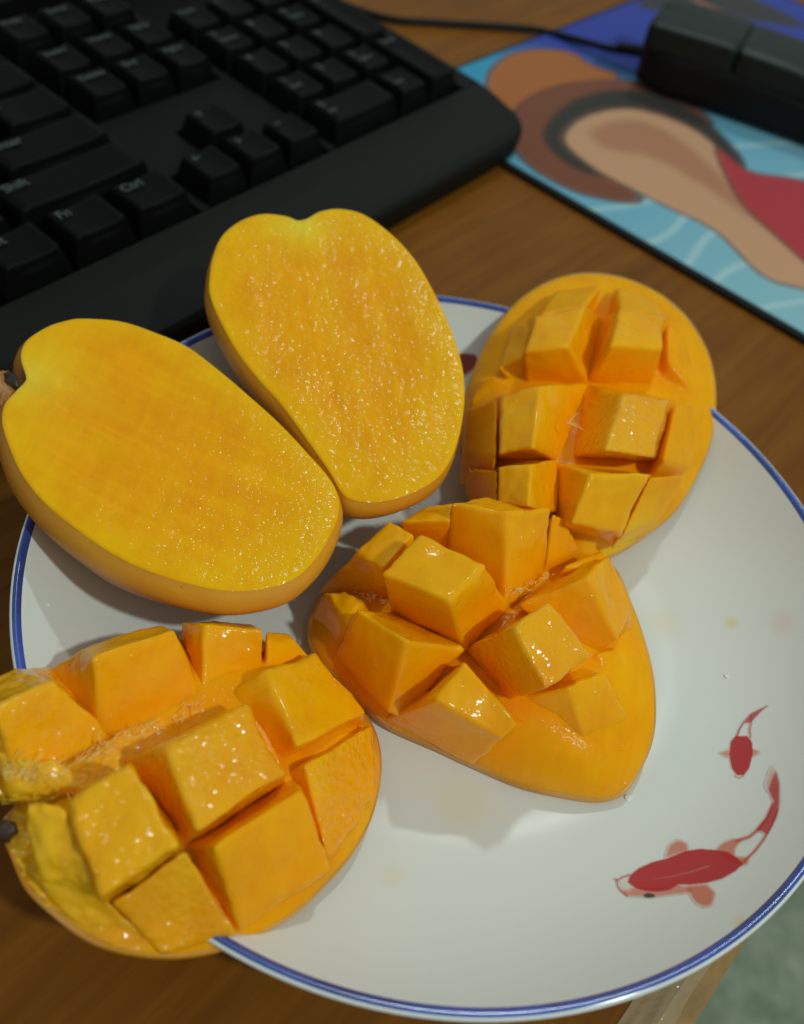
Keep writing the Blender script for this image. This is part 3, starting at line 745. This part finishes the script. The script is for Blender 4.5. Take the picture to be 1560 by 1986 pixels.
# droplets of juice on the plate
m, nt, b = new_mat('clear_juice'); M_JUICE = m
b.inputs['Base Color'].default_value = (.80, .79, .70, 1); b.inputs['Roughness'].default_value = .08; b.inputs['Coat Weight'].default_value = 1
spots = [(770,993,.10,'juice droplet beside the blossom end of the upright mango half'),(795,985,.07,'small juice droplet right of the upright half tip, between two droplets'),(815,975,.06,'tiny juice droplet furthest right of the upright half tip'),
         (735,1018,.06,'tiny juice droplet just below the upright half tip'),(1219,1547,.08,'juice droplet at the lower right tip of the central scored cheek'),(1411,1312,.06,'lone tiny juice droplet on bare porcelain above the small koi'),(93,1172,.06,'lone tiny juice droplet on the left of the plate')]
for x, y, r, lab in spots:
    c = at_plate(x, y, 0); V, F, _ = unit_round(6, .999); U = V/np.linalg.norm(V, axis=1, keepdims=True)
    P = U*np.array([r*1.1, r*1.0, r*.24]); o = mesh('juice_drop', P, fix_winding(P, F), M_JUICE, loc=(c[0], c[1], c[2]+r*.08)); tag(o, lab, 'droplet', 'juice droplets on the plate')

# ------------------------------------------------------------------ keyboard
KA = 1.03122; TILT = math.atan(.07); U1 = 1.905
kb = empty('keyboard', (-8.895, 16.92, 0), (TILT, 0, KA)); tag(kb, 'black computer keyboard with grey white legends behind the plate, upper left', 'keyboard')
M_CASE = simple_mat('black_case_plastic', (.0070, .0080, .0058), .6, .14, nscale=30, var=.08, bstr=.25, bscale=900, bdist=.0002)
M_KEY = simple_mat('black_key_plastic', (.0028, .003, .003), .45, .07, nscale=40, var=.1, bstr=.15, bscale=1200, bdist=.0001)
M_DECK = simple_mat('key_deck_plastic', (.0055, .006, .005), .6, .12, nscale=30, var=.1)
M_WELL = simple_mat('key_well_plastic', (.003, .003, .003), .7, .1)
M_LEG = simple_mat('legend_ink', (.065, .078, .074), .5, .3)
def lx(u): return (u-17.22)*U1
def ly(v): return v*U1-.40
def rbox(name, x0, x1, y0, y1, z0, z1, mat, parent, r=.2, n=6, taper=0):
    V, F, _ = unit_round(n, r)
    T = [np.array(p, float) for p in ((x0+taper, y0+taper, z1), (x1-taper, y0+taper, z1), (x1-taper, y1-taper, z1), (x0+taper, y1-taper, z1))]
    B = [np.array(p, float) for p in ((x0, y0, z0), (x1, y0, z0), (x1, y1, z0), (x0, y1, z0))]
    P = hexmap(V, T, B); return mesh(name, P, fix_winding(P, F), mat, parent)
ZT = 1.95
xr = lx(22.5)+.15; xR = xr+1.0; xl = lx(6)
yf = ly(0)-.98; yF = yf-3.35; yb = ly(6.4)+1.0; yB = yb+1.6
# front palm rest lip with sloping top and a slightly rounded corner at the right
def lip():
    prof = [(yf, ZT-.5), (yf, ZT-.05), (yf-.06, ZT), (yf-1.2, ZT-.06), (yF+.45, ZT-.26), (yF+.16, ZT-.36), (yF+.03, ZT-.52), (yF, ZT-.75), (yF+.08, .55), (yf, .5)]
    xs = [xl, xr-2, xr-.6, xr-.1, xr+.35, xr+.7, xr+.9, xR]
    ins = [0, 0, .04, .12, .3, .55, .85, 1.3]
    P = []; F = []
    for x, d in zip(xs, ins):
        for (y, z) in prof:
            t = (yf-y)/(yf-yF); P.append((x, y+d*t, z))
    m_ = len(prof)
    for i in range(len(xs)-1):
        for j in range(m_):
            a = i*m_+j; b2 = i*m_+(j+1) % m_; F.append((a, b2, b2+m_, a+m_))
    F.append(tuple(range(m_))[::-1]); F.append(tuple((len(xs)-1)*m_+j for j in range(m_)))
    P = np.array(P); o = mesh('palm_rest', P, fix_winding(P, F), M_CASE, kb, smooth=False)
    return o
lip()
def case():
    # rectangles of the raised top deck around the key wells (local cm)
    g_ = .06
    rects = [(xr, xR, yf, yB)]                                   # right side
    rects += [(xl, xr-.0, yb, yB)]                               # back
    c1, c2 = lx(15)+g_, lx(15.25)-g_; c3, c4 = lx(18.25)+g_, lx(18.5)-g_
    rects += [(c1, c2, yf, yb), (c3, c4, yf, yb)]
    a0, a1 = ly(2)-.95+.0, ly(2)+.95
    rects += [(c2, c3, a0+g_, a1-g_)]                              # between nav keys and arrows
    r1a, r1b = ly(1)-.95, ly(1)+.95
    rects += [(c2, lx(16.25)-g_, r1a+g_, r1b+g_), (lx(17.25)+g_, c3, r1a+g_, r1b+g_)]
    P = []; F = []
    for (x0, x1, y0, y1) in rects:
        b0 = len(P)
        for z in (ZT-.75, ZT):
            P += [(x0, y0, z), (x1, y0, z), (x1, y1, z), (x0, y1, z)]
        F += [tuple(b0+i for i in f) for f in ((4, 5, 6, 7), (0, 1, 5, 4), (1, 2, 6, 5), (2, 3, 7, 6), (3, 0, 4, 7))]
    mesh('top_deck', np.array(P), F, M_DECK, kb, smooth=False)
    rbox('case_base', xl, xR-.02, yf+.01, yB-.02, .5, ZT-.76, M_WELL, kb, r=.05)
case()
KM = {}
def key(u, v, w=1.0, h=1.0, legends=(), sc=1.0, label=None):
    k = (w, h)
    if k not in KM:
        V, F, _ = unit_round(10, .07)
        wx, wy = w*U1/2-.045, h*U1/2-.045
        def f(tx, ty0, ty1, z): return [np.array(p, float) for p in ((-tx, ty0, z), (tx, ty0, z), (tx, ty1, z), (-tx, ty1, z))]
        P = hexmap(V, f(wx-.26, -wy+.30, wy-.12, 1.0), f(wx, -wy, wy, 0))
        top_ = P[:, 2] > .9; P[:, 2] -= np.where(P[:, 2] > .7, .09*np.clip(1-(P[:, 0]/(wx-.2))**2, 0, 1), 0)
        me = mesh('key', P, fix_winding(P, F), M_KEY, kb); KM[k] = me.data; o = me
    else: o = mesh('key', None, None, None, kb, data=KM[k])
    cx, cy = lx(u+w/2), ly(v+(h-1)/2)
    o.location = Vector((cx, cy, 1.72+random.uniform(-.015, .015)))*CM
    if label: o['label'] = label
    yy = h*U1/2-.42
    for i, (txt, size) in enumerate(legends):
        me = text_mesh(txt, size)
        if me is None: continue
        t = bpy.data.objects.new('legend', me); COL.objects.link(t); t.parent = o
        t.location = Vector((-(w*U1/2-.42), yy-.22-i*.42, 1.0))*CM
    return o
TM = {}
def text_mesh(s, size):
    k = (s, size)
    if k in TM: return TM[k]
    cu = bpy.data.curves.new('txt', 'FONT'); cu.body = s; cu.size = size*CM; cu.extrude = .0001; cu.offset = .00004
    ob = bpy.data.objects.new('txt', cu); COL.objects.link(ob)
    bpy.context.view_layer.update()
    dg = bpy.context.evaluated_depsgraph_get()
    me = bpy.data.meshes.new_from_object(ob.evaluated_get(dg)); me.materials.clear(); me.materials.append(M_LEG)
    bpy.data.objects.remove(ob); bpy.data.curves.remove(cu)
    TM[k] = me; return me
L1, L2 = .48, .34
for (u, w_, t) in ((13.75, 1.25, 'Ctrl'), (12.5, 1.25, 'Fn'), (11.25, 1.25, 'Alt')): key(u, 0, w_, 1, ((t, L1),))
key(12.25, 1, 2.75, 1, (('Shift', L1),)); key(11.25, 1, 1, 1, (('/', L1),))
key(12.75, 2, 2.25, 1, (('Enter', L1),)); key(11.75, 2)
key(13.5, 3, 1.5, 1, (('\\', L1),)); key(12.5, 3, 1, 1, ((']', L1),))
key(13.0, 4, 2.0, 1, (('Backspace', .36),)); key(14.0, 5.25, 1, 1, (('F12', L1),)); key(13.0, 5.25, 1, 1, (('F11', L1),))
for (u, v, t) in ((15.25, 0, '\u2190'), (16.25, 0, '\u2193'), (17.25, 0, '\u2192'), (16.25, 1, '\u2191')): key(u, v, 1, 1, ((t, .42),))
for i, t in enumerate(('Delete', 'End', 'PgDn')): key(15.25+i, 3, 1, 1, ((t, .38),))
for i, t in enumerate(('Insert', 'Home', 'PgUp')): key(15.25+i, 4, 1, 1, ((t, .38),))
for i, t in enumerate(('PrtSc', 'ScrLk', 'Pause')): key(15.25+i, 5.25, 1, 1, ((t, .38),))
key(18.5, 0, 2, 1, (('0', L1), ('Ins', L2))); key(20.5, 0, 1, 1, (('.', L1), ('Del', L2)))
for r_, row in enumerate((('1', 'End'), ('2', ''), ('3', 'PgDn'), ('4', ''), ('5', ''), ('6', ''), ('7', 'Home'), ('8', ''), ('9', 'PgUp'))):
    key(18.5+r_ % 3, 1+r_//3, 1, 1, tuple((t, s_) for t, s_ in zip(row, (L1, L2)) if t))
key(21.5, 0, 1, 2, (('Enter', .38),)); key(21.5, 2, 1, 2, (('+', .6),))
for i, t in enumerate(('Num', '/', '*', '-')): key(18.5+i, 4, 1, 1, ((t, .38 if i == 0 else .5),))

# ------------------------------------------------------------------ mouse pad
PC = np.array([-5.55, 26.39]); D1 = np.array([.56, .829]); D2 = np.array([.828, -.561]); PL, PW, PT = 29.6, 24.0, .28
Z3 = lambda pts: [(860+x/2.2286, y/2.2286) for x, y in pts]
def padcoord(px, py):
    p = at(px, py, PT)[:2]-PC; return (float(p@D1), float(p@D2))
def pad():
    m, nt, b = new_mat('printed_cloth'); att = N(nt, 'ShaderNodeAttribute'); att.attribute_name = 'Col'
    nt.links.new(att.outputs['Color'], b.inputs['Base Color']); b.inputs['Roughness'].default_value = .8; b.inputs['Specular IOR Level'].default_value = .2
    b.inputs['Sheen Weight'].default_value = .2
    mp = coords(nt); bump(nt, b, [(add_noise(nt, mp, 1500, 2).outputs[0], .4, .0002)])
    root = empty('mouse_pad', (PC[0]+D1[0]*PL/2+D2[0]*PW/2, PC[1]+D1[1]*PL/2+D2[1]*PW/2, 0)); O = tuple(root.location/CM)
    tag(root, 'cloth mouse pad with bright abstract print and black edge at the upper right', 'mouse pad')
    st = .1; a = np.arange(0, PL+1e-6, st); c = np.arange(0, PW+1e-6, st); A, C = np.meshgrid(a, c, indexing='ij')
    # background: cyan paling towards the front, deep blue at the far left
    t = np.clip(C/PW*1.0-(A)/PL*.25, 0, 1)[..., None]
    base = np.array([.02, .30, .50])*(1-t)+np.array([.30, .52, .56])*t
    k = smoothstep(6, 11, A-C*.55)[..., None]; base = base*(1-k)+np.array([.012, .035, .33])*k
    img = base
    def put(poly, col, kb_=1, op=1.0, line=.07):
        nonlocal img
        P = [padcoord(*p) for p in Z3(poly)]; R = resample(P, 160)
        m_ = blur(polymask([tuple(r) for r in R], A, C).astype(float), kb_)*op; img = img*(1-m_[..., None])+np.array(col)*m_[..., None]
        if line:
            d = np.full(A.shape, 9.0)
            for k_ in range(len(R)):
                (x0, y0), (x1, y1) = R[k_], R[(k_+1) % len(R)]; dx, dy = x1-x0, y1-y0
                t_ = np.clip(((A-x0)*dx+(C-y0)*dy)/(dx*dx+dy*dy+1e-9), 0, 1); d = np.minimum(d, np.hypot(A-x0-t_*dx, C-y0-t_*dy))
            w_ = np.clip((line-d)/.08+.5, 0, 1)[..., None]*.85; img = img*(1-w_)+np.array([.05, .022, .015])*w_
    for k_ in range(7):                         # pale printed waves on the blue ground
        c0 = 11+k_*2.1; wv = np.abs(C-c0-.7*np.sin(A*.55+k_*1.3)-.15*A); w_ = np.clip((.16-wv)/.12+.5, 0, 1)[..., None]*.5; img = img*(1-w_)+np.array([.50, .66, .66])*w_
    # plain flowing ribbons of colour
    put([(190,400),(200,310),(290,235),(430,212),(560,230),(640,280),(760,330),(640,400),(420,420),(290,500),(215,450)], (.40,.115,.015))
    put([(290,520),(380,420),(560,360),(820,350),(1000,400),(1160,520),(1100,560),(900,520),(700,560),(620,660),(860,860),(640,850),(430,760),(310,650)], (.19,.050,.018))
    put([(440,560),(560,440),(760,390),(980,430),(1180,560),(1300,700),(1250,720),(1080,560),(860,470),(660,520),(600,640),(720,750),(600,740),(480,660)], (.022,.018,.012))
    put([(520,600),(620,500),(820,470),(1050,540),(1200,650),(1330,820),(1560,1000),(1760,1150),(1760,1320),(1560,1250),(1380,1190),(1180,1000),(980,900),(800,810),(640,720)], (.56,.29,.155))
    put([(640,560),(820,520),(1000,590),(1180,740),(1400,950),(1560,1090),(1380,980),(1120,800),(900,680),(700,640)], (.36,.13,.06), 2, .7, 0)
    put([(1180,640),(1330,740),(1560,780),(1760,860),(1760,1260),(1600,1160),(1430,1010),(1280,860)], (.42,.022,.035))
    put([(960,45),(1000,5),(1080,-25),(1180,10),(1220,50),(1100,60)], (.42,.14,.08))
    put([(850,20),(960,-60),(1200,-60),(1480,60),(1560,120),(1300,80),(1200,45),(1080,0),(950,45)], (.02,.022,.02), 2)
    n0, n1 = A.shape
    P = PC+A[..., None]*D1+C[..., None]*D2
    P = np.dstack([P, np.full(A.shape, PT)]).reshape(-1, 3)
    rc = .9   # corner rounding
    dx = np.minimum(A, PL-A); dy = np.minimum(C, PW-C)
    ins = ~((dx < rc) & (dy < rc) & (np.hypot(rc-dx, rc-dy) > rc)); ins = ins.ravel()
    F = []
    for i in range(n0-1):
        for j in range(n1-1):
            q_ = (i*n1+j, (i+1)*n1+j, (i+1)*n1+j+1, i*n1+j+1)
            if ins[q_[0]] and ins[q_[1]] and ins[q_[2]] and ins[q_[3]]: F.append(q_[::-1])
    mesh('printed_top', P, F, m, root, O, cols=img.reshape(-1, 3))
    # black rubber body with a stitched-looking rounded rim
    out = []
    for (ca, cc, s0) in ((rc, rc, math.pi), (PL-rc, rc, 1.5*math.pi), (PL-rc, PW-rc, 0), (rc, PW-rc, .5*math.pi)):
        for k2 in range(13):
            an = s0+k2/12*math.pi/2; out.append((ca+rc*math.cos(an), cc+rc*math.sin(an)))
    P = []; F = []; pr = [(-.06, .02), (.10, .02), (.16, .08), (.17, .18), (.12, .27), (.02, .315), (-.06, .30), (-.10, .26)]; n = len(out)
    cen = np.array([PL/2, PW/2])
    for off, z in pr:
        for (x, y) in out:
            nx = (x-min(max(x, rc), PL-rc))/rc; ny = (y-min(max(y, rc), PW-rc))/rc
            p = PC+D1*(x+nx*off)+D2*(y+ny*off); P.append((p[0], p[1], z))
    for i in range(len(pr)):
        for k2 in range(n):
            a_ = i*n+k2; b_ = i*n+(k2+1) % n; c_ = ((i+1) % len(pr))*n; F.append((a_, b_, c_+(k2+1) % n, c_+k2))
    P = np.array(P); mesh('rubber_edge', P, F, simple_mat('black_rubber', (.012, .012, .014), .7, .3), root, O)
pad()

# ------------------------------------------------------------------ mouse and its cable
M_MOUSE = simple_mat('black_mouse_plastic', (.006, .011, .009), .45, .3, nscale=60, var=.1, bstr=.15, bscale=900, bdist=.0002)
M_MSIDE = simple_mat('black_mouse_side', (.005, .005, .005), .55, .2)
MD = np.array([.95, -.31]); MD /= np.linalg.norm(MD); MN = np.array([-MD[1], MD[0]])
MO = np.array([5.2, 31.7]); z0 = .30
mo = empty('computer_mouse', (MO[0]+MD[0]*5.5+MN[0]*3, MO[1]+MD[1]*5.5+MN[1]*3, z0)); tag(mo, 'black wired computer mouse lying on the mouse pad, cut by the right frame edge', 'mouse')
MOo = tuple(mo.location/CM)
def mpt(s, t, z): p = MO+MD*s+MN*t*.74; return np.array([p[0], p[1], z0+z*.9])
def mouse_piece(name, s0, s1, t0, t1, za, zb_, mat, r=.25, n=16, arch=0, narrow=0):
    V, F, _ = unit_round(n, r); P = []
    for v in V:
        x, y, z = (v+1)/2; s = s0+(s1-s0)*x; t = t0+(t1-t0)*y
        S = s/11.0; topz = za+(zb_-za)*1.0
        prof = 1-.45*max(0, S-.45)**2*3.3 - .10*max(0, .3-S)
        cross = 1-arch*((t-3)/3)**4
        w_ = 1-.10*math.sin(math.pi*min(1, S))*narrow
        zz = za*(1-z)+z*(za+(zb_-za)*prof*cross)
        P.append(mpt(s, 3+(t-3)*w_, zz))
    P = np.array(P); return mesh(name, P, fix_winding(P, F), mat, mo, MOo)
mouse_piece('lower_body', 0, 11, 0, 6, .05, 2.5, M_MSIDE, .35, arch=.08, narrow=1)
mouse_piece('upper_shell', 4.17, 11.02, .05, 5.95, 2.05, 3.48, M_MOUSE, .14, arch=.18, narrow=1)
mouse_piece('button', .0, 4.15, .05, 2.96, 2.1, 3.48, M_MOUSE, .10, n=10, arch=.15, narrow=1)
mouse_piece('button', .0, 4.15, 3.04, 5.95, 2.1, 3.48, M_MOUSE, .10, n=10, arch=.15, narrow=1)
P = []; F = []
for k in range(28):
    a = 2*math.pi*k/28
    for t in (2.7, 3.3): P.append(mpt(2+.9*math.cos(a), t, 2.55+.9*math.sin(a)))
for k in range(28):
    F.append((2*k, 2*k+1, (2*k+3) % 56, (2*k+2) % 56))
F += [tuple(range(0, 56, 2)), tuple(range(55, 0, -2))]
mesh('scroll_wheel', np.array(P), F, M_MSIDE, mo, MOo, smooth=False)
def tube(name, pts, rad, mat, parent, O, n=10):
    R = np.array(pts, float); # open catmull
    Q = [2*R[0]-R[1]]+list(R)+[2*R[-1]-R[-2]]; C = []
    for i in range(1, len(Q)-2):
        for k in range(14):
            t = k/14; p0, p1, p2, p3 = Q[i-1:i+3]
            C.append(.5*((2*p1)+(-p0+p2)*t+(2*p0-5*p1+4*p2-p3)*t*t+(-p0+3*p1-3*p2+p3)*t**3))
    C.append(Q[-2]); P = []; F = []
    for i, c in enumerate(C):
        d = C[min(i+1, len(C)-1)]-C[max(i-1, 0)]; d = d/np.linalg.norm(d); s_ = np.cross(d, [0, 0, 1]); s_ /= np.linalg.norm(s_)+1e-9; u_ = np.cross(s_, d)
        for k in range(n):
            a = 2*math.pi*k/n; P.append(c+s_*rad*math.cos(a)+u_*rad*math.sin(a))
    for i in range(len(C)-1):
        for k in range(n):
            a = i*n+k; b2 = i*n+(k+1) % n; F.append((a, a+n, b2+n, b2))
    P = np.array(P); return mesh(name, P, F, mat, parent, O)
cab = [at(600, -20, .2), at(735, 32, .2), at(850, 44, .2), at(950, 50, .2), at(1050, 60, .3), mpt(-1.9, 3, .6), mpt(-.2, 3, 1.0), mpt(.4, 3, 1.1)]
tube('cable', cab, .17, M_MSIDE, mo, MOo)
tube('strain_relief', [mpt(-1.5, 3, .77), mpt(-.8, 3, .9), mpt(.2, 3, 1.05)], .27, M_MSIDE, mo, MOo)
